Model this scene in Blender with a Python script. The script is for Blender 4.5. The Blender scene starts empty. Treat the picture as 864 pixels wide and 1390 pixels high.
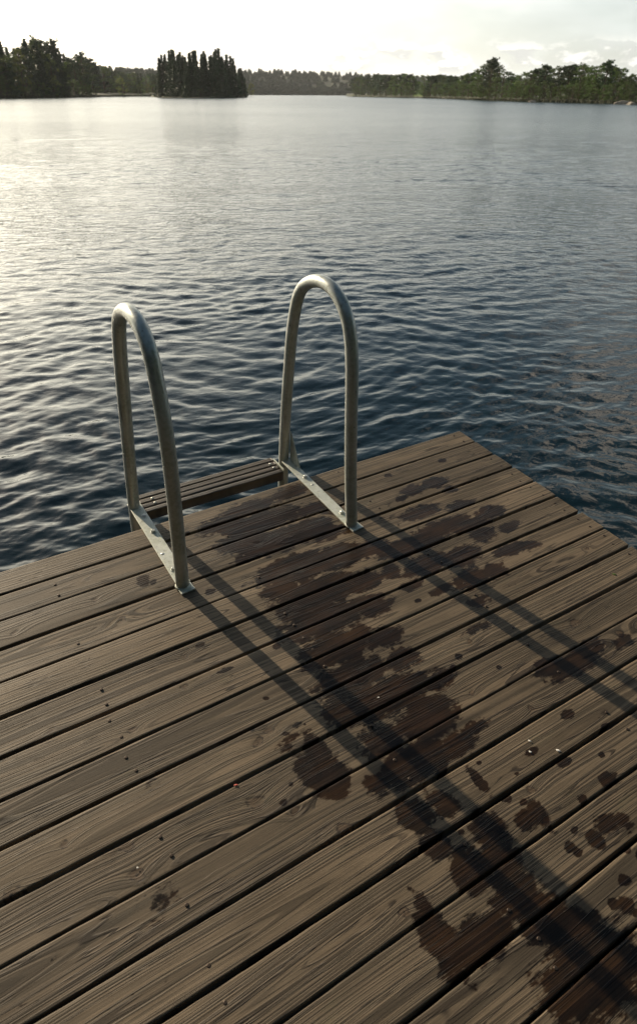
import bpy, bmesh, math, random
import numpy as np
from mathutils import Matrix, Vector
random.seed(7); RNG = np.random.default_rng(7)
C = bpy.context.scene.collection
SC = bpy.context.scene
rad = math.radians

# ---------------------------------------------------------------- camera
FPX, CX, CY = 906.126, 432.0, 650.0            # focal length and optical centre, photo pixels
AX = Vector((0.99998617, 0.0026254, 0.00455707))
AU = Vector((-0.00525924, 0.49919035, 0.86647639))
AF = Vector((0.0, 0.86648837, -0.49919725))
cam_d = bpy.data.cameras.new('camera'); cam = bpy.data.objects.new('camera', cam_d); C.objects.link(cam)
cam.matrix_world = Matrix(((AX.x, AU.x, -AF.x, 0), (AX.y, AU.y, -AF.y, 0), (AX.z, AU.z, -AF.z, 0), (0, 0, 0, 1)))
cam_d.sensor_width = 36; cam_d.lens = FPX / 1390 * 36; cam_d.shift_y = -45 / 1390
cam_d.clip_start = 0.05; cam_d.clip_end = 12000
cam_d.dof.use_dof = True; cam_d.dof.focus_distance = 2.35; cam_d.dof.aperture_fstop = 5.6
SC.camera = cam

# ---------------------------------------------------------------- sky, sun, exposure
SUN_AZ, SUN_EL = rad(-44.0), rad(22.0)          # azimuth from +Y towards +X
SC.view_settings.view_transform = 'Standard'; SC.view_settings.look = 'None'
SC.view_settings.exposure = 0.4; SC.view_settings.gamma = 1
world = bpy.data.worlds.new('World'); SC.world = world; world.use_nodes = True
SKY_STRENGTH = 0.07
sund = bpy.data.lights.new('sun', 'SUN'); sun = bpy.data.objects.new('sun', sund); C.objects.link(sun)
sund.energy = 5.0; sund.angle = rad(0.5); sund.color = (1.0, 0.84, 0.62)
sdir = Vector((math.sin(SUN_AZ) * math.cos(SUN_EL), math.cos(SUN_AZ) * math.cos(SUN_EL), math.sin(SUN_EL)))
sun.rotation_euler = sdir.to_track_quat('Z', 'Y').to_euler()

class NT:
    """small node-tree helper"""
    def __init__(s, tree): s.t = tree; s.n = tree.nodes; s.l = tree.links
    def node(s, kind, **kw):
        n = s.n.new(kind)
        for k, v in kw.items(): setattr(n, k, v)
        return n
    def put(s, sock, v):
        if hasattr(v, 'is_linked') or hasattr(v, 'links'): s.l.new(v, sock)
        else: sock.default_value = v
    def math(s, op, a, b=0.0, c=None, clamp=False):
        n = s.node('ShaderNodeMath', operation=op, use_clamp=clamp)
        s.put(n.inputs[0], a); s.put(n.inputs[1], b)
        if c is not None: s.put(n.inputs[2], c)
        return n.outputs[0]
    def rng(s, v, a, b, c=0.0, d=1.0, kind='SMOOTHSTEP'):
        n = s.node('ShaderNodeMapRange', interpolation_type=kind)
        s.put(n.inputs['Value'], v)
        for k, x in zip(('From Min', 'From Max', 'To Min', 'To Max'), (a, b, c, d)): s.put(n.inputs[k], x)
        return n.outputs[0]
    def mix(s, f, a, b, mode='MIX'):
        n = s.node('ShaderNodeMix', data_type='RGBA', blend_type=mode)
        s.put(n.inputs['Factor'], f); s.put(n.inputs[6], a); s.put(n.inputs[7], b)
        return n.outputs[2]
    def noise(s, vec, scale=1.0, detail=2.0, rough=0.5, dist=0.0):
        n = s.node('ShaderNodeTexNoise')
        s.put(n.inputs['Vector'], vec); n.inputs['Scale'].default_value = scale
        n.inputs['Detail'].default_value = detail; n.inputs['Roughness'].default_value = rough
        n.inputs['Distortion'].default_value = dist
        return n.outputs[0]
    def xyz(s, x, y, z):
        n = s.node('ShaderNodeCombineXYZ'); s.put(n.inputs[0], x); s.put(n.inputs[1], y); s.put(n.inputs[2], z)
        return n.outputs[0]
    def sep(s, v):
        n = s.node('ShaderNodeSeparateXYZ'); s.put(n.inputs[0], v); return n.outputs
    def attr(s, name):
        return s.node('ShaderNodeAttribute', attribute_name=name).outputs
def c4(r, g, b): return (r, g, b, 1.0)

w = NT(world.node_tree); w.n.clear()
sky = w.node('ShaderNodeTexSky', sky_type='NISHITA', sun_disc=False, sun_elevation=SUN_EL, sun_rotation=SUN_AZ,
             air_density=1.0, dust_density=1.2, ozone_density=1.0, altitude=0)
d = w.node('ShaderNodeTexCoord').outputs['Generated']
dx, dy, dz = w.sep(d)
az = w.math('ARCTAN2', dx, dy); el = w.math('ARCSINE', dz)
# low cumulus above the far shore
nv = w.xyz(w.math('MULTIPLY', az, 22.0), w.math('MULTIPLY', el, 48.0), 3.7)
n1 = w.noise(nv, 1.0, 5.0, 0.55, 0.2)
band = w.math('MULTIPLY', w.rng(el, 0.016, 0.030), w.rng(el, 0.068, 0.040))
c1 = w.math('MULTIPLY', w.rng(n1, 0.43, 0.58), band)
n1b = w.noise(w.xyz(w.math('MULTIPLY', az, 22.0), w.math('ADD', w.math('MULTIPLY', el, 48.0), 0.28), 3.7), 1.0, 5.0, 0.55, 0.2)
shade = w.rng(w.math('SUBTRACT', n1, n1b), -0.04, 0.05)
# a broken bank of sunlit cloud higher up on the right, seen only mirrored in the water
nv2 = w.xyz(w.math('MULTIPLY', az, 5.5), w.math('MULTIPLY', el, 9.0), 9.1)
n2 = w.noise(nv2, 1.0, 5.0, 0.6, 0.3)
p2 = w.math('MULTIPLY', w.math('MULTIPLY', w.rng(az, 0.26, 0.42), w.rng(az, 0.90, 0.60)), w.math('MULTIPLY', w.rng(el, 0.30, 0.42), w.rng(el, 0.80, 0.62)))
c2 = w.math('MULTIPLY', w.rng(n2, 0.47, 0.55), p2)
# thin high veil
veil = w.math('MULTIPLY', w.rng(w.noise(w.xyz(w.math('MULTIPLY', az, 3.0), w.math('MULTIPLY', el, 9.0), 1.3), 1.0, 4.0, 0.6), 0.30, 0.70, 0.55, 1.0), w.rng(el, 0.40, 0.08, 0.0, 0.95, 'SMOOTHSTEP'))
skc = w.mix(veil, sky.outputs[0], w.mix(w.rng(az, 0.45, -0.45), c4(10.2, 10.8, 10.5), c4(26.0, 24.8, 20.5)))
cumc = w.mix(shade, c4(8.6, 8.6, 8.2), c4(14.5, 14.2, 13.2))
skc = w.mix(w.math('MULTIPLY', c1, 0.75), skc, cumc)
skc = w.mix(c2, skc, c4(17.0, 15.2, 12.2))
hs = w.node('ShaderNodeHueSaturation'); hs.inputs['Saturation'].default_value = 1.0; hs.inputs['Hue'].default_value = 0.485; w.l.new(skc, hs.inputs['Color']); skc = hs.outputs[0]
# thin cloud lit from behind round the sun
dot = w.math('ADD', w.math('ADD', w.math('MULTIPLY', dx, sdir.x), w.math('MULTIPLY', dy, sdir.y)), w.math('MULTIPLY', dz, sdir.z))
glow = w.math('MULTIPLY', w.math('POWER', w.math('MAXIMUM', dot, 0.0), 10.0), w.math('MULTIPLY', w.rng(n1, 0.2, 0.8, 0.85, 1.15, 'LINEAR'), w.rng(el, 0.62, 0.22, 0.06, 1.0)))
gv = w.node('ShaderNodeVectorMath', operation='SCALE'); gv.inputs[0].default_value = (40, 37.5, 29); w.put(gv.inputs[3], glow)
skc = w.mix(1.0, skc, gv.outputs[0], 'ADD')
bg = w.node('ShaderNodeBackground'); w.l.new(skc, bg.inputs[0]); bg.inputs[1].default_value = SKY_STRENGTH
w.l.new(bg.outputs[0], w.node('ShaderNodeOutputWorld').inputs[0])

# ---------------------------------------------------------------- where things are (camera at the origin)
WATER_Z = -1.86
def ray(x, y): return AF + AX * ((x - CX) / FPX) - AU * ((y - CY) / FPX)
def on_water(x, y, z=WATER_Z):                  # water point seen at a photo pixel
    r = ray(x, y); return r * (z / r.z)
def height_at(P, y):                            # height of photo row y at the distance of P
    r = ray(CX + 0.0, y); r = AF + AX * ((P.dot(AX) / P.dot(AF))) - AU * ((y - CY) / FPX)
    k = math.hypot(P.x, P.y) / math.hypot(r.x, r.y)
    return r.z * k
DM = Matrix(((0.851623121337742, -0.523073652845875, 0.03364539940964741, 0.68766638),
             (0.5240358024424182, 0.8483075367275615, -0.07589993998513903, 2.96868909),
             (0.011159612963396416, 0.0822695376776216, 0.9965476336878323, -1.42929579), (0, 0, 0, 1)))
DMI = DM.inverted()
def deck_at(x, y):                              # deck coordinates (along the boards, across them)
    n = DM.col[2].xyz; O = DM.translation; r = ray(x, y)
    P = r * (O.dot(n) / r.dot(n)); q = DMI @ P; return q.x, q.y

# ---------------------------------------------------------------- object helpers
def tag(o, label=None, cat=None, group=None, kind=None):
    if label: o['label'] = label
    if cat: o['category'] = cat
    if group: o['group'] = group
    if kind: o['kind'] = kind
    return o
def empty(name, loc=(0, 0, 0), rz=0.0):
    o = bpy.data.objects.new(name, None); C.objects.link(o); o.empty_display_size = 0.1
    o.location = loc; o.rotation_euler = (0, 0, rz); return o
def link_mesh(name, me, mat=None, parent=None, smooth=False):
    o = bpy.data.objects.new(name, me); C.objects.link(o)
    if mat: me.materials.append(mat)
    if parent: o.parent = parent
    if smooth: me.polygons.foreach_set('use_smooth', [True] * len(me.polygons))
    return o
def mesh_np(name, verts, faces):
    """verts (n,3), faces (m,k) arrays -> mesh, fast"""
    me = bpy.data.meshes.new(name); verts = np.asarray(verts, np.float32); faces = np.asarray(faces, np.int32)
    me.vertices.add(len(verts)); me.vertices.foreach_set('co', verts.ravel())
    k = faces.shape[1]; me.loops.add(faces.size); me.loops.foreach_set('vertex_index', faces.ravel())
    me.polygons.add(len(faces)); me.polygons.foreach_set('loop_start', np.arange(0, faces.size, k, dtype=np.int32))
    me.polygons.foreach_set('loop_total', np.full(len(faces), k, np.int32))
    me.update(calc_edges=True); return me
def grid_faces(nr, nc):
    i = np.arange((nr - 1) * nc).reshape(nr - 1, nc)[:, :-1]
    return np.stack([i, i + 1, i + nc + 1, i + nc], -1).reshape(-1, 4)
def fattr(me, name, vals):
    a = me.attributes.new(name, 'FLOAT', 'POINT'); a.data.foreach_set('value', np.asarray(vals, np.float32))
class MB:
    def __init__(s): s.bm = bmesh.new()
    def box(s, c, size, rot=None, bevel=0.0):
        m = Matrix.Translation(c) @ (rot.to_4x4() if rot else Matrix.Identity(4)) @ Matrix.Diagonal((*size, 1))
        r = bmesh.ops.create_cube(s.bm, size=1.0, matrix=m)
        if bevel:
            es = list({e for v in r['verts'] for e in v.link_edges})
            bmesh.ops.bevel(s.bm, geom=es, offset=bevel, segments=2, affect='EDGES', profile=0.5)
        return s
    def tube(s, pts, r, seg=16, cap=True):
        pts = [Vector(p) for p in pts]; rings = []
        rr = r if hasattr(r, '__len__') else [r] * len(pts)
        t0 = (pts[1] - pts[0]).normalized(); a = t0.orthogonal().normalized()
        for i, p in enumerate(pts):
            t = (pts[min(i + 1, len(pts) - 1)] - pts[max(i - 1, 0)]).normalized()
            a = (a - t * a.dot(t)).normalized(); b = t.cross(a)
            rings.append([s.bm.verts.new(p + (a * math.cos(2 * math.pi * k / seg) + b * math.sin(2 * math.pi * k / seg)) * rr[i]) for k in range(seg)])
        for i in range(len(rings) - 1):
            for k in range(seg):
                s.bm.faces.new((rings[i][k], rings[i][(k + 1) % seg], rings[i + 1][(k + 1) % seg], rings[i + 1][k]))
        if cap: s.bm.faces.new(rings[0][::-1]); s.bm.faces.new(rings[-1])
        return s
    def lathe(s, c, prof, seg=16, axis=Matrix.Identity(3)):
        c = Vector(c); rings = [[s.bm.verts.new(c + axis @ Vector((r * math.cos(2 * math.pi * k / seg), r * math.sin(2 * math.pi * k / seg), z))) for k in range(seg)] for r, z in prof]
        for i in range(len(rings) - 1):
            for k in range(seg):
                s.bm.faces.new((rings[i][k], rings[i][(k + 1) % seg], rings[i + 1][(k + 1) % seg], rings[i + 1][k]))
        s.bm.faces.new(rings[-1]); s.bm.faces.new(rings[0][::-1]); return s
    def prism(s, poly, vec):
        a = [s.bm.verts.new(p) for p in poly]; b = [s.bm.verts.new(Vector(p) + Vector(vec)) for p in poly]
        s.bm.faces.new(a[::-1]); s.bm.faces.new(b)
        for i in range(len(a)): j = (i + 1) % len(a); s.bm.faces.new((a[i], a[j], b[j], b[i]))
        return s
    def build(s, name, mat, parent=None, smooth=False):
        bmesh.ops.recalc_face_normals(s.bm, faces=s.bm.faces)
        me = bpy.data.meshes.new(name); s.bm.to_mesh(me); s.bm.free()
        o = link_mesh(name, me, mat, parent, smooth)
        return o
def new_mat(name):
    m = bpy.data.materials.new(name); m.use_nodes = True; t = NT(m.node_tree)
    b = t.n['Principled BSDF']; return m, t, b
def bump(t, b, h, strength, dist):
    n = t.node('ShaderNodeBump'); n.inputs['Strength'].default_value = strength; n.inputs['Distance'].default_value = dist
    t.put(n.inputs['Height'], h); t.l.new(n.outputs[0], b.inputs['Normal']); return n

# ---------------------------------------------------------------- materials
def water_mat():
    m, t, b = new_mat('lake_water')
    b.inputs['Base Color'].default_value = c4(0.004, 0.013, 0.018); b.inputs['IOR'].default_value = 1.333
    b.inputs['Roughness'].default_value = 0.03
    P = t.node('ShaderNodeTexCoord').outputs['Object']; x, y, z = t.sep(P)
    r = t.math('SQRT', t.math('ADD', t.math('MULTIPLY', x, x), t.math('MULTIPLY', y, y)))
    rot = t.node('ShaderNodeMapping'); rot.inputs['Rotation'].default_value = (0, 0, rad(-12)); t.l.new(P, rot.inputs[0]); rot.inputs['Scale'].default_value = (0.62, 1.0, 1.0)
    V = rot.outputs[0]
    fine = t.noise(V, 11.0, 3.0, 0.55, 0.4)
    mid = t.noise(V, 6.0, 3.0, 0.55, 0.6)
    big = t.noise(V, 1.8, 4.0, 0.55, 0.5)
    gust = t.rng(t.noise(V, 0.035, 2.0, 0.5), 0.3, 0.7, 0.65, 1.15)
    h = t.math('MULTIPLY', fine, 0.0055)
    h = t.math('ADD', h, t.math('MULTIPLY', t.math('MULTIPLY', mid, t.rng(r, 3, 12)), 0.040))
    h = t.math('ADD', h, t.math('MULTIPLY', t.math('MULTIPLY', big, t.rng(r, 10, 40)), 0.075))
    h = t.math('MULTIPLY', h, gust)
    bump(t, b, h, 1.0, 1.0)
    t.put(b.inputs['Roughness'], t.rng(t.math('LOGARITHM', r, 10.0), 0.6, 2.3, 0.03, 0.23, 'LINEAR'))
    return m
def wood_mat(name='weathered_wood', wetness=True, dark=1.0):
    m, t, b = new_mat(name)
    P = t.node('ShaderNodeTexCoord').outputs['Object']; u, v, z = t.sep(P)
    ring = t.attr('ring')[2]; brd = t.attr('board')[2]; knot = t.attr('knot')[2]; wet0 = t.attr('wet')[2]
    bo = t.math('MULTIPLY', brd, 37.0)
    rings = t.noise(t.xyz(t.math('MULTIPLY', ring, 290.0), t.math('MULTIPLY', u, 0.35), bo), 1.0, 1.5, 0.55, 0.0)
    lines = t.rng(rings, 0.38, 0.58)
    fib = t.noise(t.xyz(t.math('MULTIPLY', u, 6.0), t.math('MULTIPLY', v, 380.0), bo), 1.0, 3.0, 0.6)
    streak = t.noise(t.xyz(t.math('MULTIPLY', u, 2.2), t.math('MULTIPLY', ring, 110.0), bo), 1.0, 3.0, 0.6)
    blot = t.noise(t.xyz(t.math('MULTIPLY', u, 3.0), t.math('MULTIPLY', v, 7.0), bo), 1.0, 4.0, 0.6)
    crk0 = t.noise(t.xyz(t.math('MULTIPLY', u, 1.6), t.math('MULTIPLY', ring, 60.0), t.math('ADD', bo, 5.0)), 1.0, 3.0, 0.5, 0.1)
    crk = t.rng(t.math('ABSOLUTE', t.math('SUBTRACT', crk0, 0.5)), 0.006, 0.020, 1.0, 0.0)
    crk = t.math('MULTIPLY', crk, t.rng(t.noise(t.xyz(t.math('MULTIPLY', u, 5.0), t.math('MULTIPLY', v, 22.0), bo), 1.0, 2.0, 0.5), 0.44, 0.54))
    crk2 = t.rng(t.noise(t.xyz(t.math('MULTIPLY', u, 3.5), t.math('MULTIPLY', ring, 300.0), bo), 1.0, 2.0, 0.5), 0.62, 0.68)
    base = t.mix(lines, c4(0.062, 0.046, 0.030), c4(0.182, 0.135, 0.087))
    base = t.mix(t.rng(streak, 0.35, 0.70, 0.0, 0.5), base, c4(0.100, 0.082, 0.056))
    base = t.mix(t.rng(blot, 0.40, 0.70, 0.0, 0.55), base, c4(0.068, 0.051, 0.031))
    tone = t.rng(t.noise(t.xyz(bo, 3.3, 1.1), 1.0, 1.0), 0.3, 0.7, 0.74, 1.16, 'LINEAR')
    fibv = t.rng(fib, 0.3, 0.7, 0.66, 1.22, 'LINEAR')
    k = t.math('MULTIPLY', tone, fibv)
    vm = t.node('ShaderNodeVectorMath', operation='SCALE'); t.l.new(base, vm.inputs[0]); t.put(vm.inputs[3], k); base = vm.outputs[0]
    base = t.mix(t.rng(knot, 0.35, 0.70, 0.0, 0.65), base, c4(0.085, 0.054, 0.031))
    base = t.mix(t.math('MULTIPLY', t.rng(t.noise(t.xyz(t.math('MULTIPLY', u, 60.0), t.math('MULTIPLY', v, 80.0), bo), 1.0, 2.0, 0.6), 0.36, 0.6), t.math('MULTIPLY', t.rng(knot, 0.06, 0.35), t.rng(knot, 0.78, 0.40, 0.15, 0.9))), base, c4(0.022, 0.014, 0.009))
    base = t.mix(t.rng(knot, 0.84, 0.92, 0.0, 0.9), base, c4(0.02, 0.014, 0.01))
    base = t.mix(t.math('MULTIPLY', t.math('MAXIMUM', crk, t.math('MULTIPLY', crk2, 0.6)), 0.85), base, c4(0.030, 0.022, 0.015))
    # green algae film in places
    alg = t.rng(t.noise(t.xyz(t.math('MULTIPLY', u, 6.0), t.math('MULTIPLY', v, 13.0), 44.0), 1.0, 4.0, 0.6), 0.60, 0.76, 0.0, 0.16)
    base = t.mix(alg, base, c4(0.085, 0.095, 0.045))
    if wetness:
        wn = t.noise(t.xyz(t.math('MULTIPLY', u, 26.0), t.math('MULTIPLY', v, 40.0), bo), 1.0, 4.0, 0.65)
        wn2 = t.noise(t.xyz(t.math('MULTIPLY', u, 40.0), t.math('MULTIPLY', ring, 330.0), bo), 1.0, 2.0, 0.6)
        w0 = t.math('ADD', wet0, t.math('ADD', t.math('MULTIPLY', t.math('SUBTRACT', wn, 0.5), 1.7), t.math('MULTIPLY', t.math('SUBTRACT', wn2, 0.5), 0.7)))
        wet = t.rng(w0, 0.30, 0.56)
        wtone = t.rng(t.noise(t.xyz(t.math('MULTIPLY', u, 9.0), t.math('MULTIPLY', v, 16.0), 3.0), 1.0, 3.0, 0.6), 0.36, 0.64)
        wc = t.mix(1.0, base, t.mix(wtone, c4(0.12, 0.100, 0.082), c4(0.24, 0.165, 0.105)), 'MULTIPLY')
        deep = t.rng(w0, 0.8, 1.7, 0.0, 0.35)
        wc = t.mix(deep, wc, c4(0.030, 0.016, 0.010))
        base = t.mix(wet, base, wc)
        t.put(b.inputs['Roughness'], t.rng(wet, 0, 1, 0.62, 0.34, 'LINEAR'))
        t.put(b.inputs['Specular IOR Level'], t.rng(wet, 0, 1, 0.26, 0.24, 'LINEAR'))
    else:
        b.inputs['Roughness'].default_value = 0.5
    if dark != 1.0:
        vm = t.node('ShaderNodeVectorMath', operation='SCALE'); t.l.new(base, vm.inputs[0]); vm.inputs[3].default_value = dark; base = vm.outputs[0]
    t.l.new(base, b.inputs['Base Color'])
    h = t.math('ADD', t.math('MULTIPLY', lines, 0.5), t.math('MULTIPLY', fib, 0.55))
    h = t.math('SUBTRACT', h, t.math('MULTIPLY', crk, 0.7)); h = t.math('SUBTRACT', h, t.math('MULTIPLY', crk2, 0.5))
    h = t.math('ADD', h, t.math('MULTIPLY', streak, 0.5))
    bump(t, b, h, 0.6, 0.0014)
    return m
def galv_mat(name='galvanised_steel', tint=(0.44, 0.465, 0.43), metal=0.4, rough=0.34):
    m, t, b = new_mat(name)
    P = t.node('ShaderNodeTexCoord').outputs['Object']
    n = t.noise(P, 45.0, 4.0, 0.6); n2 = t.noise(P, 7.0, 4.0, 0.6)
    vo = t.node('ShaderNodeTexVoronoi'); vo.inputs['Scale'].default_value = 110.0; t.l.new(P, vo.inputs['Vector'])
    bw = t.node('ShaderNodeRGBToBW'); t.l.new(vo.outputs['Color'], bw.inputs[0])
    c = t.mix(t.rng(n2, 0.35, 0.7), c4(*tint), c4(tint[0] * 0.72, tint[1] * 0.74, tint[2] * 0.68))
    c = t.mix(t.rng(n, 0.45, 0.75, 0, 0.4), c, c4(tint[0] * 1.25, tint[1] * 1.25, tint[2] * 1.22))
    c = t.mix(t.rng(bw.outputs[0], 0.2, 0.8, 0.0, 0.38), c, c4(0.56, 0.57, 0.56))
    st = t.noise(t.xyz(*[t.math('MULTIPLY', s_, k_) for s_, k_ in zip(t.sep(P), (60.0, 60.0, 4.0))]), 1.0, 3.0, 0.6)
    c = t.mix(t.rng(st, 0.55, 0.72, 0.0, 0.55), c, c4(0.14, 0.12, 0.085))
    t.l.new(c, b.inputs['Base Color']); b.inputs['Metallic'].default_value = metal
    t.put(b.inputs['Roughness'], t.rng(n, 0.3, 0.7, rough - 0.07, rough + 0.10, 'LINEAR'))
    bump(t, b, t.math('ADD', n, t.math('MULTIPLY', bw.outputs[0], 0.25)), 0.35, 0.0008)
    return m
def plain_mat(name, col, rough=0.6, metal=0.0, scale=20.0, var=0.35):
    m, t, b = new_mat(name); P = t.node('ShaderNodeTexCoord').outputs['Object']
    n = t.noise(P, scale, 4.0, 0.6)
    c = t.mix(t.rng(n, 0.3, 0.7), c4(*[x * (1 - var) for x in col]), c4(*[x * (1 + var) for x in col]))
    t.l.new(c, b.inputs['Base Color']); b.inputs['Roughness'].default_value = rough; b.inputs['Metallic'].default_value = metal
    bump(t, b, n, 0.3, 0.3 / scale); return m
def leaf_mat(name, ca, cb, trans=0.35):
    m, t, b = new_mat(name); P = t.node('ShaderNodeTexCoord').outputs['Object']
    inf = t.node('ShaderNodeObjectInfo').outputs['Random']
    n = t.noise(P, 0.8, 3.0, 0.6)
    c = t.mix(t.rng(n, 0.3, 0.7), c4(*ca), c4(*cb))
    hs = t.node('ShaderNodeHueSaturation'); t.l.new(c, hs.inputs['Color'])
    t.put(hs.inputs['Value'], t.rng(inf, 0, 1, 0.7, 1.3, 'LINEAR')); t.put(hs.inputs['Hue'], t.rng(inf, 0, 1, 0.485, 0.515, 'LINEAR'))
    t.l.new(hs.outputs[0], b.inputs['Base Color']); b.inputs['Roughness'].default_value = 0.6
    tr = t.node('ShaderNodeBsdfTranslucent'); t.l.new(hs.outputs[0], tr.inputs[0])
    mx = t.node('ShaderNodeMixShader'); mx.inputs[0].default_value = trans
    t.l.new(b.outputs[0], mx.inputs[1]); t.l.new(tr.outputs[0], mx.inputs[2])
    t.l.new(mx.outputs[0], t.n['Material Output'].inputs[0]); return m
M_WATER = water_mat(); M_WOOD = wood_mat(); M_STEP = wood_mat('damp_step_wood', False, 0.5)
M_GALV = galv_mat(); M_BAR = galv_mat('galvanised_plate', (0.50, 0.52, 0.45), 0.2, 0.5)
M_BOLT = galv_mat('bolt_steel', (0.55, 0.55, 0.5), 0.5, 0.35); M_NAIL = plain_mat('rusty_nail', (0.05, 0.035, 0.025), 0.5, 0.6, 300)
M_BEAM = plain_mat('wet_beam', (0.06, 0.045, 0.03), 0.7, 0, 30); M_FLOAT = plain_mat('float_plastic', (0.03, 0.035, 0.04), 0.5, 0, 10)
M_SPRUCE = leaf_mat('spruce_needles', (0.022, 0.045, 0.018), (0.045, 0.075, 0.026), 0.15)
M_PINE = leaf_mat('pine_needles', (0.030, 0.058, 0.022), (0.06, 0.09, 0.032), 0.2)
M_LEAF = leaf_mat('birch_leaves', (0.055, 0.095, 0.022), (0.11, 0.155, 0.036), 0.4)
M_YELLOW = leaf_mat('pale_leaves', (0.11, 0.14, 0.03), (0.17, 0.19, 0.045), 0.45)
M_BARK = plain_mat('bark', (0.09, 0.065, 0.045), 0.9, 0, 3)
M_LAND = plain_mat('shore_ground', (0.055, 0.062, 0.028), 0.95, 0, 0.15, 0.5)
M_GRASS = plain_mat('meadow_grass', (0.10, 0.15, 0.03), 0.9, 0, 0.2, 0.3)
M_REED = plain_mat('reeds', (0.045, 0.05, 0.022), 0.9, 0, 0.4, 0.4)
M_ROCK = plain_mat('shore_rock', (0.22, 0.19, 0.15), 0.85, 0, 1.0, 0.4)

# ---------------------------------------------------------------- the lake
def build_water():
    front = np.arange(-62, 62.01, 0.13); back = np.arange(66, 298, 4.0)
    ang = np.radians(np.concatenate([front, back, [298.0]])); ang[-1] = ang[0] + 2 * np.pi
    H = -WATER_Z
    dep = np.concatenate([np.arange(62, 6, -0.075), np.arange(6, 0.8, -0.022)])
    rr = H / np.tan(np.radians(dep)); far = np.geomspace(rr[-1] * 1.03, 5000, 50)
    R = np.concatenate([[0.02, 0.4, 0.7], rr, far]); dr = np.gradient(R)
    A, RR = np.meshgrid(ang, R); X = RR * np.sin(A); Y = RR * np.cos(A); Z = np.zeros_like(X)
    cell = np.maximum(dr, R * np.radians(0.13))[:, None]
    rg = np.random.default_rng(11); main = rad(100)
    wx = 0.12 * np.sin(X * 1.7 + Y * 0.9) + 0.10 * np.sin(-X * 0.8 + Y * 2.1 + 1.0) + 0.25 * np.sin(X * .31 - Y * .42 + 2.)
    wy = 0.10 * np.sin(X * 1.1 - Y * 1.6 + 2.0) + 0.12 * np.sin(X * 2.3 + Y * 0.6) + 0.25 * np.sin(X * .37 + Y * .29)
    XX, YY = X + wx, Y + wy
    n = 130; lam = np.geomspace(0.045, 2.8, n); shelter = np.clip((np.sqrt(X ** 2 + Y ** 2) - 4) / 16, 0, 1)
    gust = 0.85 + 0.22 * np.sin(X * .55 + Y * .2 + np.sin(Y * .4)) + 0.12 * np.sin(Y * .9 - X * .25)
    near = slice(0, len(R) - 50)
    for L in lam:
        th = main + rg.normal(0, 0.62); k = 2 * np.pi / L
        slope = 0.0172 * (1.0 if L > 0.13 else 0.7) * (1.0 if L < 0.27 else (0.27 / L) ** 0.75)
        amp = slope / k; f = np.clip((L / cell[near] - 2.0) / 2.0, 0, 1)
        if not f.any(): continue
        if L > .5: f = f * (.35 + .65 * shelter[near])
        ph = k * (XX[near] * np.cos(th) + YY[near] * np.sin(th)) + rg.uniform(0, 6.283)
        s = np.sin(ph); Z[near] += amp * f * (s + 0.30 * (1 - np.abs(np.cos(ph / 2 + .4))) * 1.5 - .2)
    Z *= gust
    me = mesh_np('water', np.stack([X, Y, Z + WATER_Z], -1).reshape(-1, 3), grid_faces(len(R), len(ang))[:, ::-1])
    o = link_mesh('water', me, M_WATER, None, True); tag(o, 'rippled dark blue lake water around the deck', kind='structure')
build_water()

# ---------------------------------------------------------------- land round the lake
def ribbon(name, front, rows, mat, label, hill=None):
    """front: photo pixels along the shoreline; rows: (distance behind the shore, height)"""
    pts = []
    for (x0, y0), (x1, y1) in zip(front[:-1], front[1:]):
        for k in range(12): pts.append((x0 + (x1 - x0) * k / 12, y0 + (y1 - y0) * k / 12))
    pts.append(front[-1]); V = []; rg = random.Random(name)
    for dpt, h in rows:
        for i, (x, y) in enumerate(pts):
            P = on_water(x, y); r = math.hypot(P.x, P.y); j = 1 + (rg.uniform(-.004, .004) if dpt <= 4 else 0)
            q = P * ((r * j + dpt) / r); hh = h * (hill(x) if hill and dpt > 30 else 1)
            V.append((q.x, q.y, WATER_Z + hh + (rg.uniform(-.1, .1) * min(1, abs(h)) if h > .2 else 0)))
    me = mesh_np(name, V, grid_faces(len(rows), len(pts)))
    o = link_mesh(name, me, mat, None, True); tag(o, label, kind='structure'); return o
HX, HY = [0, 240, 330, 400, 480, 560, 640, 900], [.62, .70, .92, 1.0, .92, .72, .62, .6]
LEFT = [(-420, 137), (-150, 135.0), (0, 133.6), (60, 132.6), (120, 131.6), (170, 131.2), (222, 131.0)]
ISLE = [(205, 131.9), (222, 132.3), (270, 132.9), (310, 132.9), (336, 132.1)]
MIDL = [(-200, 129.2), (100, 128.9), (240, 128.9), (345, 129.05), (420, 129.25), (500, 129.7), (640, 130.6), (900, 132.0)]
RIGHT = [(470, 130.9), (520, 132.0), (590, 133.4), (640, 135.4), (700, 137.8), (780, 139.6), (864, 141.6), (960, 144), (1250, 149)]
BANK = [(-3, -.5), (0, .05), (3, .45), (12, .9), (40, 1.4), (120, 2.5), (260, 3.0)]
ribbon('left_shore', LEFT, BANK, M_LAND, 'low dark bank under the trees on the left')
ribbon('island', ISLE, [(-3, -.5), (0, .05), (3, .5), (12, .9), (30, .8), (45, -.5)], M_LAND, 'low island carrying the spruce stand')
ribbon('far_hill', MIDL, [(-5, -.5), (0, .1), (10, 1), (60, 9), (180, 30), (330, 44), (520, 36), (900, 4)], M_LAND, 'wooded ridge along the far shore', lambda x: float(np.interp(x, HX, HY)))
ribbon('right_shore', RIGHT, BANK, M_LAND, 'low bank under the trees on the right')

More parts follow.
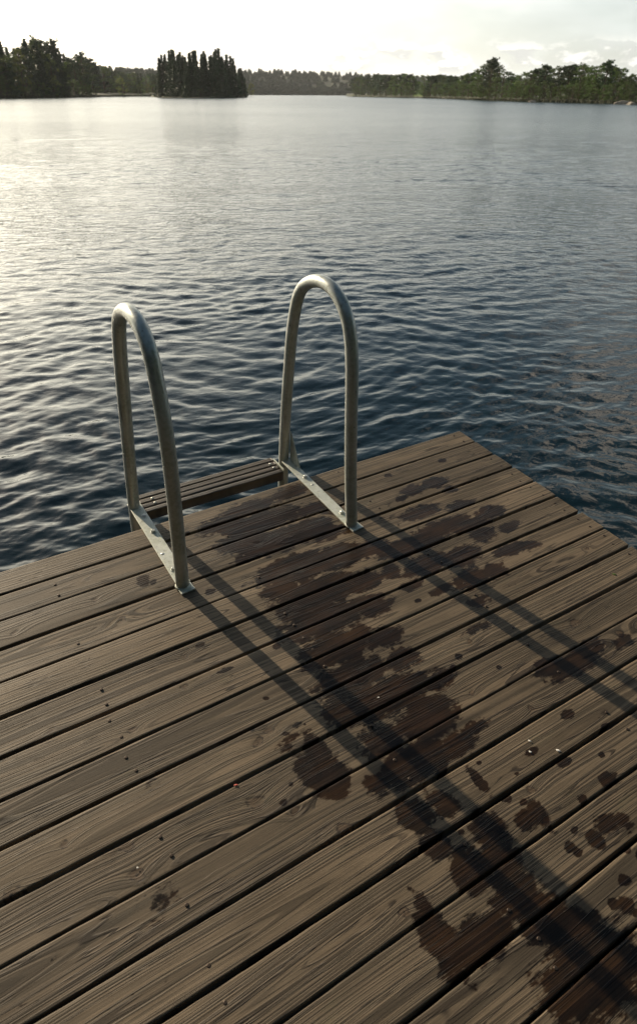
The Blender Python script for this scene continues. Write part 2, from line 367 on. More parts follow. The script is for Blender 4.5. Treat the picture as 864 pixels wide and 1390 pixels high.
# ---------------------------------------------------------------- trees
def leaf_cloud(centers, per, size, spread, rg, flat=0.6, long=1.0, down=0.0):
    """scatter of small bent leaf clumps (quads) around centre points"""
    n = len(centers) * per; c = np.repeat(np.asarray(centers), per, 0)
    p = c + rg.normal(0, 1, (n, 3)) * np.asarray(spread)
    a = rg.normal(0, 1, (n, 3)); a[:, 2] = a[:, 2] * flat - down; a /= np.linalg.norm(a, axis=1, keepdims=True)
    b = np.cross(a, rg.normal(0, 1, (n, 3))); b /= np.linalg.norm(b, axis=1, keepdims=True)
    s = size * rg.uniform(.6, 1.35, (n, 1))
    v = np.stack([p - a * s * long, p + b * s * .6, p + a * s * long, p - b * s * .6], 1).reshape(-1, 3)
    return v
def crown_mesh(name, V): 
    return mesh_np(name, V, np.arange(len(V)).reshape(-1, 4))
def trunk_mesh(name, h, r, limbs, seg=7):
    mb = MB(); mb.tube([(0, 0, -.6), (0.02 * h * .1, 0, h * .3), (0, 0.01 * h, h * .65), (0, 0, h * .97)], [r * 1.25, r * .85, r * .5, r * .08], seg)
    for p0, p1, rr in limbs: mb.tube([p0, ((Vector(p0) + Vector(p1)) / 2 + Vector((0, 0, .05 * h * .3))), p1], [rr, rr * .6, rr * .15], 5)
    bmesh.ops.recalc_face_normals(mb.bm, faces=mb.bm.faces); me = bpy.data.meshes.new(name); mb.bm.to_mesh(me); mb.bm.free(); return me
def spruce_proto(seed, wid=.15, lo=.06):
    rg = np.random.default_rng(seed); cs = []; limbs = []; nlev = 34
    for i in range(nlev):
        t = lo + (1 - lo) * (i / nlev) ** .95; R = wid * (1 - t) ** .95 * rg.uniform(.72, 1.2) + .002
        nb = max(3, int(9 * (1 - t) + 3))
        for k in range(nb):
            a = rg.uniform(0, 6.283); L = R * rg.uniform(.6, 1.15)
            for q in (.35, .65, 1.0): cs.append((math.cos(a) * L * q, math.sin(a) * L * q, t - L * q * .35 + rg.normal(0, .004)))
            if k == 0 and i % 3 == 0: limbs.append(((0, 0, t), (math.cos(a) * L, math.sin(a) * L, t - L * .3), .0035 * (1 - t) + .001))
    V = leaf_cloud(cs, 5, .017, (.010, .010, .007), rg, .35, 1.3, .35)
    return crown_mesh('spruce_crown', V), trunk_mesh('spruce_trunk', 1.0, .012, limbs), M_SPRUCE
def pine_proto(seed):
    rg = np.random.default_rng(seed); cs = []; limbs = []
    for i in range(38):
        t = rg.uniform(.26, .98); a = rg.uniform(0, 6.283); L = rg.uniform(.06, .17) * (1.25 - t) / .6
        e = np.array((math.cos(a) * L, math.sin(a) * L, t + .02)); limbs.append(((0, 0, t - .05), tuple(e), .004))
        for _ in range(7): cs.append(e * np.array((1, 1, 1)) * 1.0 + rg.normal(0, 1, 3) * (.028, .028, .014))
    cs += [(rg.normal(0, .02), rg.normal(0, .02), rg.uniform(.9, .99)) for _ in range(12)]
    V = leaf_cloud(cs, 11, .014, (.013, .013, .009), rg, .6, 1.1)
    return crown_mesh('pine_crown', V), trunk_mesh('pine_trunk', 1.0, .014, limbs), M_PINE
def broad_proto(seed, wid=.26, lo=.10, mat=None):
    rg = np.random.default_rng(seed); cs = []; limbs = []
    for i in range(34):
        t = rg.uniform(lo, .96); env = math.sin(math.pi * min(1, max(0, (t - lo + .12) / (1.12 - lo)))) ** .7 * wid
        a = rg.uniform(0, 6.283); L = env * rg.uniform(.45, 1.0); e = np.array((math.cos(a) * L, math.sin(a) * L, t))
        limbs.append(((0, 0, max(.1, t - .15)), tuple(e), .005))
        rb = rg.uniform(.03, .06)
        for _ in range(8):
            dv = rg.normal(0, 1, 3); dv /= np.linalg.norm(dv); cs.append(e + dv * rb * (1, 1, .75))
    V = leaf_cloud(cs, 12, .012, (.014, .014, .011), rg, .8, 1.0)
    return crown_mesh('broadleaf_crown', V), trunk_mesh('broadleaf_trunk', 1.0, .013, limbs), mat or M_LEAF
PROTO = {'spruce_tree': [spruce_proto(s, wd) for s, wd in ((1, .17), (2, .20), (3, .16), (4, .22))],
         'pine_tree': [pine_proto(s) for s in (5, 6, 7)],
         'broadleaf_tree': [broad_proto(s, wd) for s, wd in ((8, .22), (9, .28), (10, .25))],
         'pale_tree': [broad_proto(s, wd, .08, M_YELLOW) for s, wd in ((12, .24), (13, .3))],
         'shrub': [broad_proto(s, .55, .05) for s in (14, 15)]}
used = set()
def place_tree(kind, P, ztop, label, cat, group, widen=1.0):
    cm, tm, mat = random.choice(PROTO[kind]); h = max(.8, ztop - (WATER_Z + .5))
    t = empty(kind, (P.x, P.y, WATER_Z + .5), random.uniform(0, 6.28)); t.scale = (h * widen, h * widen, h)
    t.rotation_euler.x = random.uniform(-.03, .03)
    for nm, me, mt in (('crown', cm, mat), ('trunk', tm, M_BARK)):
        if me.name not in used: me.materials.append(mt); used.add(me.name)
        o = bpy.data.objects.new(nm, me); C.objects.link(o); o.parent = t
    tag(t, label, cat, group); return t
def interp(tab, x): return float(np.interp(x, [a for a, _ in tab], [b for _, b in tab]))
def nth(n):
    return ('%d' % n) + ('th' if 10 <= n % 100 <= 20 else {1: 'st', 2: 'nd', 3: 'rd'}.get(n % 10, 'th'))
def stand(xs, shore, top, kinds, back, group, where, jit=3.0, widen=(0.9, 1.2)):
    out = []
    for i, x in enumerate(xs):
        x = x + random.uniform(-2.2, 2.2); kd = kinds(x) if callable(kinds) else random.choice(kinds)
        y = interp(shore, x); P = on_water(x, y); r = math.hypot(P.x, P.y); bk = random.uniform(*back); Q = P * ((r + bk) / r); 
        yt = interp(top, x) + random.uniform(0, jit) 
        word = {'spruce_tree': 'spruce', 'pine_tree': 'pine', 'broadleaf_tree': 'leafy tree', 'pale_tree': 'pale green leafy tree', 'shrub': 'shrub'}[kd]
        t = place_tree(kd, Q, height_at(Q, yt), 'tree', 'shrub' if kd == 'shrub' else 'tree', group, random.uniform(*widen) if kd != 'spruce_tree' else random.uniform(.95, 1.35))
        out.append((x, bk, word, t))
    vis = sorted([o for o in out if -6 <= o[0] <= 870], key=lambda o: o[0]); hid = [o for o in out if o not in vis]
    for i, (x, bk, word, t) in enumerate(vis):
        size = 'taller ' if t.scale.z > 1.12 * (sum(o[3].scale.z for o in vis) / len(vis)) else ''
        t['label'] = '%s%s, %s from the left %s' % (size, word, nth(i + 1), where)
    for i, (x, bk, word, t) in enumerate(hid): t['label'] = '%s beyond the picture edge, %s %s' % (word, nth(i + 1), where)
TL = [(-160, 62), (0, 52), (15, 49), (30, 62), (40, 55), (48, 52), (60, 46), (75, 55), (83, 52), (95, 65), (107, 77), (118, 70), (130, 82), (150, 92), (175, 97), (222, 100)]
gl = 'trees along the left shore'
def kl(x): return random.choice(['spruce_tree', 'spruce_tree', 'spruce_tree', 'pine_tree', 'broadleaf_tree'] if x < 100 else ['pine_tree', 'broadleaf_tree', 'spruce_tree', 'spruce_tree'])
# named, recognisable trees first: (px, top row, back, kind, label)
for x, yt, bk, kd, lb, wd in [
    (14, 48.5, 12, 'spruce_tree', 'tall thin spruce near the left edge of the shore wood', .9),
    (60, 44.5, 14, 'broadleaf_tree', 'tallest tree of the left shore wood with a narrow loose crown', .75),
    (82, 52, 16, 'pine_tree', 'tall pine right of the tallest tree on the left shore', 1.1),
    (47, 52, 9, 'spruce_tree', 'spruce just left of the tallest tree on the left shore', 1.0),
    (118, 69, 12, 'pine_tree', 'lone taller pine where the left wood drops towards the spit', 1.2),
    (35, 66, 4, 'pale_tree', 'pale sunlit leafy tree at the front of the left shore wood', .9),
    (76, 72, 5, 'pale_tree', 'pale leafy tree below the tall pine on the left shore', .8)]:
    P = on_water(x, interp(LEFT, x)); r = math.hypot(P.x, P.y); Q = P * ((r + bk) / r)
    place_tree(kd, Q, height_at(Q, yt), lb, 'tree', gl, wd)
stand(np.linspace(-150, 122, 62), LEFT, [(a, b + 3) for a, b in TL], kl, (6, 40), gl, 'in the wood along the left shore', 7, (1.3, 1.9))
stand(np.linspace(126, 222, 26), LEFT, TL, kl, (60, 120), gl, 'in the low wood behind the grassy spit', 4, (1.6, 2.4))
stand(np.linspace(-60, 130, 34), LEFT, [(-60, 100), (130, 108)], ['broadleaf_tree', 'shrub', 'shrub'], (1, 5), gl, 'at the water edge below the left shore wood', 14, (1.0, 1.5))
# spit in front of the low wood
for x, yt, kd, lb in [(167, 103, 'pale_tree', 'bright yellow green tree standing on the grassy spit'), (192, 113, 'shrub', 'low bush on the spit beside the bright tree'),
                      (203, 112, 'pale_tree', 'pale rounded bush on the spit nearest the island'), (341, 112, 'pale_tree', 'small pale tree just right of the spruce island')]:
    P = on_water(x, 131.6 if x < 300 else 131.4); place_tree(kd, P, height_at(P, yt), lb, 'shrub' if kd == 'shrub' else 'tree', 'small trees by the spruce island', 1.1)
TI = [(218, 76), (222, 70), (235, 62), (243, 66), (248, 64), (256, 72), (265, 60), (272, 68), (280, 66), (290, 66), (300, 64), (308, 72), (318, 76), (322, 82), (328, 90), (333, 103)]
stand(np.linspace(219, 333, 40), ISLE, TI, ['spruce_tree'], (8, 20), 'spruces crowded on the island', 'in the crowded stand on the island', 11, (.7, 1.0))
stand(np.linspace(221, 326, 22), ISLE, [(a, b + 8) for a, b in TI], ['spruce_tree'], (5, 10), 'spruces crowded on the island', 'in the front row of the island stand', 10, (.95, 1.2))
stand([x for x in np.linspace(219, 332, 12)], ISLE, [(219, 116), (332, 120)], ['shrub', 'broadleaf_tree'], (3, 6), 'bushes at the foot of the island spruces', 'at the foot of the island spruces', 6, (1.0, 1.3))
TR = [(478, 105), (482, 102), (507, 100), (562, 99.5), (582, 99), (607, 100), (622, 103), (640, 96), (650, 90), (662, 79), (675, 89), (690, 98), (715, 94), (732, 89), (752, 87.5), (782, 85), (800, 86), (817, 82.5), (832, 90), (847, 98), (864, 100), (1150, 92)]
gr = 'trees along the right shore'
for x, yt, bk, kd, lb, wd in [
    (662, 77.5, 10, 'pine_tree', 'tall pine rising above its neighbours on the right shore', 1.35),
    (735, 87, 10, 'pine_tree', 'rounded pine left of the highest trees at the right', 1.5),
    (815, 81, 10, 'pine_tree', 'tallest pine near the right end of the right shore wood', 1.5),
    (782, 84, 12, 'broadleaf_tree', 'broad leafy tree among the highest trees at the right', 1.2),
    (491, 107, 6, 'broadleaf_tree', 'leafy tree at the left tip of the right shore wood', 1.1)]:
    P = on_water(x, interp(RIGHT, x)); r = math.hypot(P.x, P.y); Q = P * ((r + bk) / r)
    place_tree(kd, Q, height_at(Q, yt), lb, 'tree', gr, wd)
kr = lambda x: random.choice(['pine_tree', 'broadleaf_tree', 'broadleaf_tree', 'pine_tree'] if x < 640 else ['pine_tree', 'broadleaf_tree', 'broadleaf_tree', 'broadleaf_tree'])
gap = lambda x, m=6: abs(x - 566) > m
stand([x for x in np.linspace(480, 640, 40) if gap(x)], RIGHT, TR, kr, (12, 45), gr, 'in the lower part of the right shore wood', 3, (1.6, 2.4))
stand(np.linspace(640, 1120, 78), RIGHT, TR, kr, (10, 40), gr, 'in the taller part of the right shore wood', 5, (1.5, 2.1))
stand([x for x in np.linspace(484, 1000, 70) if gap(x, 5)], RIGHT, [(480, 111), (640, 110), (700, 108), (1000, 112)], ['shrub', 'broadleaf_tree', 'broadleaf_tree'], (2, 7), gr, 'at the water edge of the right shore', 10, (1.5, 2.1))
P = on_water(566, 132.9); 
ribbon('meadow', [(559, 132.7), (566, 132.85), (573, 133.0)], [(1.0, .3), (5, .75), (30, 3.0), (70, 5.0)], M_GRASS, 'sunlit green meadow in a gap of the right shore wood')
# far wood on the ridge: reads as one mass
def far_wood():
    rg = np.random.default_rng(5); V = []; base = spruce_proto(31, .17, .02)[0]; co = np.empty(len(base.vertices) * 3, np.float32); base.vertices.foreach_get('co', co)
    co = co.reshape(-1, 4, 3)[::6].copy(); mid = co.mean(1, keepdims=True); co = mid + (co - mid) * 2.3
    back = np.array([0, 10, 60, 180, 330, 520, 900.]); hts = np.array([.1, 1, 9, 30, 44, 36, 4.])
    for i in range(2600):
        x = rg.uniform(-120, 900); dp = rg.choice([rg.uniform(3, 60), rg.uniform(60, 360)]); P = on_water(x, interp(MIDL, x)); r = math.hypot(P.x, P.y)
        q = P * ((r + dp) / r); z = WATER_Z + np.interp(dp, back, hts); z = WATER_Z + np.interp(dp, back, hts) * (np.interp(x, HX, HY) if dp > 30 else 1); h = rg.uniform(8, 12)
        a = rg.uniform(0, 6.28); R = np.array(((math.cos(a), -math.sin(a), 0), (math.sin(a), math.cos(a), 0), (0, 0, 1)))
        V.append((co.reshape(-1, 3) @ R.T) * np.array((h * 4.2, h * 4.2, h)) + (q.x, q.y, z))
    me = mesh_np('forest', np.concatenate(V), np.arange(sum(map(len, V))).reshape(-1, 4))
    o = link_mesh('forest', me, M_SPRUCE); tag(o, 'distant dark conifer forest covering the far ridge', 'forest', kind='stuff'); bpy.data.meshes.remove(base)
far_wood()
def added_wood():
    # unseen wooded shore added behind the camera to keep sky light off the deck
    rg = np.random.default_rng(8); V = []; cos = []
    for kd in ('spruce_tree', 'pine_tree', 'broadleaf_tree'):
        me = PROTO[kd][1][0]; co = np.empty(len(me.vertices) * 3, np.float32); me.vertices.foreach_get('co', co)
        co = co.reshape(-1, 4, 3)[::3].copy(); m_ = co.mean(1, keepdims=True); cos.append((m_ + (co - m_) * 2.0).reshape(-1, 3))
    for i in range(110):
        a = rad(rg.uniform(95, 275)); r = rg.uniform(16, 34); h = rg.uniform(13, 20); c_ = cos[rg.integers(3)]
        V.append(c_ * (h, h, h) + (r * math.sin(a), r * math.cos(a), WATER_Z + .8))
    n = sum(map(len, V)); me = mesh_np('forest', np.concatenate(V), np.arange(n).reshape(-1, 4)); o = link_mesh('forest', me, M_PINE)
    tag(o, 'unseen mixed forest added behind the deck to block sky light', 'forest', kind='stuff')
    R = np.array([12, 13.5, 16, 40, 90.]); Hh = np.array([-.5, .2, .8, 1.6, 4]); A = np.radians(np.linspace(88, 282, 60))
    G = np.stack([np.outer(R, np.sin(A)), np.outer(R, np.cos(A)), WATER_Z + np.repeat(Hh[:, None], 60, 1)], -1).reshape(-1, 3)
    o = link_mesh('added_shore', mesh_np('added_shore', G, grid_faces(5, 60)), M_LAND, None, True); tag(o, 'added ground under the unseen forest behind the deck', kind='structure')
added_wood()
def tufts(name, shore, x0, x1, n, hmax, label, lo=-2, hi=4):
    rg = np.random.default_rng(len(name) + n); V = []
    for i in range(n):
        x = rg.uniform(x0, x1); P = on_water(x, interp(shore, x)); r = math.hypot(P.x, P.y); q = P * ((r + rg.uniform(lo, hi)) / r)
        for k in range(7):
            a = rg.uniform(0, 6.28); h = hmax * rg.uniform(.5, 1.1); w_ = .12; l = rg.normal(0, .12, 2)
            b = np.array((q.x + rg.normal(0, .5), q.y + rg.normal(0, .5), WATER_Z - .1)); dd = np.array((math.cos(a) * w_, math.sin(a) * w_, 0))
            V += [b - dd, b + dd, b + dd * .2 + (l[0], l[1], h), b - dd * .2 + (l[0], l[1], h)]
    me = mesh_np(name, np.array(V), np.arange(len(V)).reshape(-1, 4)); o = link_mesh(name, me, M_REED)
    tag(o, label, 'reeds', kind='stuff')
tufts('reeds', LEFT, -100, 222, 900, 1.2, 'pale reeds and grass along the left shore and spit')
tufts('shore_grass', RIGHT, 478, 1000, 1300, .9, 'pale reeds and grass along the right shore')
def rock(x, y, s, label):
    bm = bmesh.new(); bmesh.ops.create_icosphere(bm, subdivisions=3, radius=1)
    rg = random.Random(x)
    ph = [rg.uniform(0, 6) for _ in range(6)]
    for v in bm.verts:
        n = 1 + .16 * math.sin(v.co.x * 3 + ph[0]) + .13 * math.sin(v.co.y * 4 + ph[1]) + .1 * math.sin(v.co.z * 5 + ph[2] + v.co.x * 3)
        v.co *= n; v.co.z *= .45
    me = bpy.data.meshes.new('boulder'); bm.to_mesh(me); bm.free(); o = link_mesh('boulder', me, M_ROCK, None, True)
    P = on_water(x, y); o.location = (P.x, P.y, WATER_Z + s * .05); o.scale = (s, s * .8, s); tag(o, label, 'rock', 'rocks at the waterline of the right shore')
for x, y, s, lb in [(722, 139.0, 1.1, 'low pale rock at the waterline under the right shore wood'), (842, 141.5, 1.6, 'pale flat rock at the far right waterline'),
                    (856, 142.3, 1.2, 'smaller rock right of the flat one at the far right waterline'), (602, 134.2, 1.0, 'rock at the waterline right of the green meadow')]:
    rock(x, y, s, lb)

# ---------------------------------------------------------------- the floating deck
DL = [-0.048, 0.019, 0.040, 0.038, 0.0, -0.006, -0.030, -0.022, -0.003, 0.002, -0.002, -0.006, -0.007, 0.015, 0.010]
GW = [0, .010, .0095, .014, .008, .0135, .0125, .0085, .0125, .013, .007, .0115, .0135, .009, .0135]
while len(DL) < 25: DL.append(random.uniform(-.03, .03)); GW.append(random.choice([.008, .011, .013]))
gaps = [(-i * .125 + DL[i] * .125, GW[i]) for i in range(25)]; gaps = [(a, b * .85) for a, b in gaps]
KNOTS = [(365, 898 + 94, .016), (418, 905, .016), (440, 915, .013), (88, 1147 + 0, .012), (172, 1148, .02), (186, 1187, .02), (350, 1008, .018), (348, 1089, .026), (493, 868 + 60, .016),
         (637, 872, .014), (165, 842, .018), (130, 815, .014), (290, 742, .02), (350, 738, .018), (504, 985, .014), (600, 935, .016), (640, 940, .012), (468, 1125, .022),
         (548, 1238, .015), (720, 1072, .014), (740, 1112, .013), (780, 845, .024), (840, 860, .018), (658, 725, .014), (20, 860, .013), (720, 962, .012), (795, 655 + 90, .012), (560, 1160, .016), (400, 1100, .014), (70, 990, .012), (250, 890, .013), (15, 1215, .02)]
KUV = [(*deck_at(x, y), r * .82) for x, y, r in KNOTS]
rk = random.Random(3)
KUV += [(rk.uniform(-3.6, -.05), rk.uniform(-3.0, 0), rk.uniform(.006, .012)) for _ in range(12)]
# wet patches: photo pixel, half-length along the board, half-width across it, strength
WET = [(300, 712, .08, .04, .9), (330, 735, .08, .045, 1.0), (415, 720, .10, .05, 1.0), (450, 690, .04, .04, .8), (380, 800, .06, .04, .9), (335, 690, .10, .035, .9), (395, 668, .08, .035, .8), (310, 715, .05, .04, .8), (360, 706, .14, .05, 1), (425, 690, .07, .03, .8), (375, 735, .13, .05, 1.1), (440, 722, .07, .04, .9), (335, 755, .05, .03, .7),
       (400, 772, .13, .055, 1.1), (460, 755, .09, .05, 1.1), (505, 745, .06, .04, .9), (430, 805, .13, .055, 1.1), (395, 830, .05, .04, .8), (490, 790, .07, .04, 1), (530, 775, .04, .03, .8),
       (440, 842, .12, .05, 1.1), (505, 822, .06, .04, .9), (460, 878, .11, .05, 1), (520, 865, .06, .035, .9), (480, 918, .10, .05, 1.1), (545, 895, .06, .03, .9), (470, 960, .06, .05, .9), (530, 945, .12, .045, 1.1), (590, 925, .06, .025, .8),
       (430, 1020, .025, .045, 1.1), (447, 1055, .04, .05, 1.1), (425, 1050, .03, .05, 1), (520, 1005, .05, .05, .9), (580, 975, .08, .05, 1.1), (565, 1035, .09, .042, 1.05), (620, 1010, .05, .03, .85), (515, 1065, .035, .03, .8), (640, 990, .05, .02, .7),
       (565, 1108, .035, .04, 1.1), (600, 1090, .03, .035, .9), (590, 1145, .03, .03, 1), (650, 1060, .012, .04, .8), (665, 1130, .035, .045, 1.0), (640, 1180, .04, .04, 1.1), (680, 1165, .035, .04, 1.0),
       (585, 1245, .015, .05, .9), (600, 1280, .03, .06, 1), (650, 1275, .08, .035, 1), (700, 1215, .05, .04, 1), (735, 1245, .05, .045, 1.1), (780, 1275, .06, .045, 1.1), (800, 1320, .10, .06, 1.0),
       (560, 665, .05, .03, .9), (590, 655, .05, .03, 1), (612, 665, .03, .02, .8), (545, 676, .03, .02, .7), (570, 695, .08, .03, .9), (625, 685, .06, .025, .8), (600, 716, .12, .035, 1), (665, 695, .06, .03, 1), (560, 740, .12, .04, 1), (640, 712, .08, .03, .9),
       (655, 725, .05, .03, 1), (690, 715, .05, .02, .9), (580, 765, .09, .04, 1), (625, 755, .07, .04, 1), (640, 785, .07, .035, 1), (670, 775, .05, .03, .9), (695, 745, .07, .025, 1), (720, 740, .04, .02, .8), (600, 800, .05, .02, .8), (650, 815, .05, .02, .7), (558, 795, .04, .02, .8),
       (600, 625, .02, .012, .9), (527, 645, .02, .012, .8), (195, 789, .022, .022, .9), (208, 790, .012, .012, .9), (780, 900, .10, .03, .9), (800, 880, .06, .03, .8), (745, 905, .05, .03, .9), (845, 870, .04, .02, .8), (650, 850, .06, .02, .6),
       (823, 1118, .03, .02, .9), (808, 1140, .02, .02, .9), (845, 1115, .02, .02, .8), (850, 1230, .016, .016, .9), (830, 1227, .011, .011, .9), (730, 1105, .02, .035, .8), (715, 1112, .03, .02, .8), (824, 1057, .022, .014, .9), (430, 880, .04, .02, .6),
       (272, 874, .014, .008, .8), (306, 910, .022, .007, .9), (215, 1225, .035, .05, .35), (200, 1060, .04, .02, .3), (385, 1010, .05, .025, .45), (470, 720, .05, .02, .5)]
WUV = [(*deck_at(x, y), a, b, s) for x, y, a, b, s in WET]
for _ in range(75):                       # scattered drips either side of the wet trail
    t = rk.random(); x = 300 + 560 * t + rk.gauss(30, 90); y = 720 + 560 * t + rk.gauss(0, 90)
    s = rk.uniform(.004, .011); WUV.append((*deck_at(x, y), s * rk.uniform(1, 1.9), s, rk.uniform(.7, 1.0)))
U0 = -4.2
def board_fields(U, V, k, rg):
    """ring distance, knot mask and wetness on one board"""
    vc = V.mean(); z0 = rg.uniform(.004, .05); cc = vc + rg.uniform(-.05, .05)
    a = [rg.uniform(0, 6.28) for _ in range(5)]; sl = rg.uniform(-.012, .012)
    wob = .006 * np.sin(U * 1.9 + a[0]) + .002 * np.sin(U * 4.7 + a[1]) + .0008 * np.sin(U * 11 + a[2] + V * 30)
    depth = z0 + sl * (U + 1.5) + wob; lat = V - cc + .006 * np.sin(U * 2.6 + a[3]) + .0012 * np.sin(U * 9 + a[4]) + .0004 * np.sin(U * 23 + V * 60)
    ring = np.sqrt(lat ** 2 + (depth * 1.0) ** 2 + 1e-5)
    knot = np.zeros_like(U)
    for ku, kv, kr_ in KUV:
        if kv < V.min() - .01 or kv > V.max() + .01: continue
        du = (U - ku) / (kr_ * 1.25); dv = (V - kv) / kr_; an = np.arctan2(dv, du); dd = np.sqrt(du ** 2 + dv ** 2) * (1 + .16 * np.sin(an * 2 + ku * 40) + .12 * np.sin(an * 3 + kv * 70) + .07 * np.sin(an * 7 + ku * 90))
        ds = np.sqrt(((U - ku) / (kr_ * 4.6)) ** 2 + ((V - kv) / (kr_ * 1.8)) ** 2)
        ring += np.sign(kv - cc + 1e-6) * -1 * 0 + kr_ * .65 * np.exp(-ds ** 2 * 1.1)
        ring += kr_ * .25 * np.exp(-dd ** 2) 
        kk = 1 / (1 + np.exp((dd - .80) * 9)); core = np.exp(-(dd / .22) ** 2) * rg.choice([0, .12, .25])
        knot = np.maximum(knot, np.clip(kk * .80 + core, 0, 1))
    wet = np.zeros_like(U)
    for wu, wv, ra, rb, s in WUV:
        q = ((U - wu) / ra) ** 2 + ((V - wv) / rb) ** 2
        if rb > .03:        # pooled along this board: snap the patch to the board it lies on
            pass
        wet = np.maximum(wet, s * np.clip(1.55 - q ** .5 * .85, 0, 1.3))
    return ring, knot, wet
def board_mesh(specs, name, mat, parent, thick=.028, seedbase=50, u_step=.005, v_cells=32):
    VV = []; FF = []; AR = []; AK = []; AW = []; AB = []; off = 0
    for k, (ua, ub, va, vb) in enumerate(specs):          # va > vb
        rg = random.Random(seedbase + k); nu = int((ub - ua) / u_step) + 1; us = np.linspace(ua, ub + rg.uniform(-.004, .002), nu)
        r = .0032; wdt = va - vb; cup = rg.uniform(-.0012, .0016)
        # cross-section: bottom edge -> rounded corner -> top -> rounded corner -> bottom
        top = np.linspace(vb + r, va - r, v_cells)
        prof = [(vb, -thick), (vb, -r)] + [(vb + r - r * math.cos(t), -r + r * math.sin(t)) for t in (.5, 1.0)] + [(x, 0.0) for x in top] + \
               [(va - r + r * math.sin(t), -r + r * math.cos(t)) for t in (.57, 1.07)] + [(va, -r), (va, -thick)]
        pv = np.array([p[0] for p in prof]); pz = np.array([p[1] for p in prof])
        ph = [rg.uniform(0, 6.28) for _ in range(4)]
        U, Vv = np.meshgrid(us, pv, indexing='ij'); Z = np.broadcast_to(pz, U.shape).copy()
        tt = (Vv - (va + vb) / 2) / (wdt / 2); Z += cup * (tt ** 2 - 1) * (Z > -.02) + .0010 * np.sin(U * 1.3 + ph[0]) + .0005 * np.sin(U * 7 + ph[1] + Vv * 20)
        edge = np.clip(np.abs(tt) * 8 - 7, 0, 1); Vv = Vv + np.sign(tt) * edge * (.0008 * np.sin(U * 3.1 + ph[2]) + .0005 * np.sin(U * 17 + ph[3]) + .0003 * np.sin(U * 71))
        rng_, kn, wt = board_fields(U, Vv, k, rg)
        # worn, dished knots and chipped arrises
        Z -= kn * .0008 * (Z > -.01)
        n0, n1 = U.shape; VV.append(np.stack([U, Vv, Z], -1).reshape(-1, 3)); FF.append(grid_faces(n0, n1) + off)
        cap = []
        for e in (0, n0 - 1):                              # close the two board ends
            i0 = off + e * n1
            for j in range(n1 // 2 - 1): cap.append((i0 + j, i0 + j + 1, i0 + n1 - 2 - j, i0 + n1 - 1 - j))
        FF.append(np.array(cap)); off += n0 * n1
        bot = np.array([(off - n0 * n1 + i * n1, off - n0 * n1 + i * n1 + n1 - 1, off - n0 * n1 + (i + 1) * n1 + n1 - 1, off - n0 * n1 + (i + 1) * n1) for i in range(n0 - 1)]); FF.append(bot)
        AR.append(rng_.ravel()); AK.append(kn.ravel()); AW.append(wt.ravel()); AB.append(np.full(n0 * n1, rg.random()))
    me = mesh_np(name, np.concatenate(VV), np.concatenate(FF))
    for nm, ar in (('ring', AR), ('knot', AK), ('wet', AW), ('board', AB)): fattr(me, nm, np.concatenate(ar))
    return link_mesh(name, me, mat, parent, True)
deck = empty('floating_deck'); deck.matrix_world = DM
tag(deck, 'weathered grey brown plank bathing deck with dark wet footprints, floating on the lake', 'deck')
specs = [(U0, 0.0, gaps[i][0] - gaps[i][1] / 2, gaps[i + 1][0] + gaps[i + 1][1] / 2) for i in range(24)]
specs[0] = (U0, 0.0, gaps[0][0], specs[0][3])
board_mesh(specs, 'decking', M_WOOD, deck)
VEND = specs[-1][3]
for u in (-.10, -.72, -1.34, -1.96, -2.58, -3.20, -4.05):
    MB().box((u, VEND / 2, -.029 - .075), (.048, -VEND - .06, .15), bevel=.003).build('joist', M_BEAM, deck)
MB().box((U0 / 2, -.029, -.029 - .085), (-U0 - .02, .045, .165), bevel=.003).build('edge_beam', M_BEAM, deck)
MB().box((U0 / 2, VEND + .03, -.029 - .085), (-U0 - .02, .045, .165), bevel=.003).build('edge_beam', M_BEAM, deck)
for u in (-.55, -2.1, -3.65):
    mb = MB(); mb.box((u, VEND / 2, -.18 - .16), (.75, -VEND - .3, .30), bevel=.04); mb.build('float', M_FLOAT, deck, True)
def nail_mesh():
    mb = MB(); mb.lathe((0, 0, 0), [(.0046, -.004), (.0046, .0004), (.0036, .0011), (.001, .0013)], 12)
    me = bpy.data.meshes.new('nail'); mb.bm.to_mesh(me); mb.bm.free(); me.materials.append(M_NAIL); return me
NM = nail_mesh(); rn = random.Random(9); cnt = 0
for i, (ua, ub, va, vb) in enumerate(specs[:17]):
    for u in (-.10, -.72, -1.34, -1.96):
        for f in ((.25, .75) if u == -.10 or rn.random() < .5 else (rn.choice((.3, .7)),)):
            if cnt >= 100: break
            o = bpy.data.objects.new('nail', NM); C.objects.link(o); o.parent = deck
            o.location = (u + .05 * (u == -.10) + rn.uniform(-.008, .008), vb + (va - vb) * f + rn.uniform(-.006, .006), .0002); cnt += 1

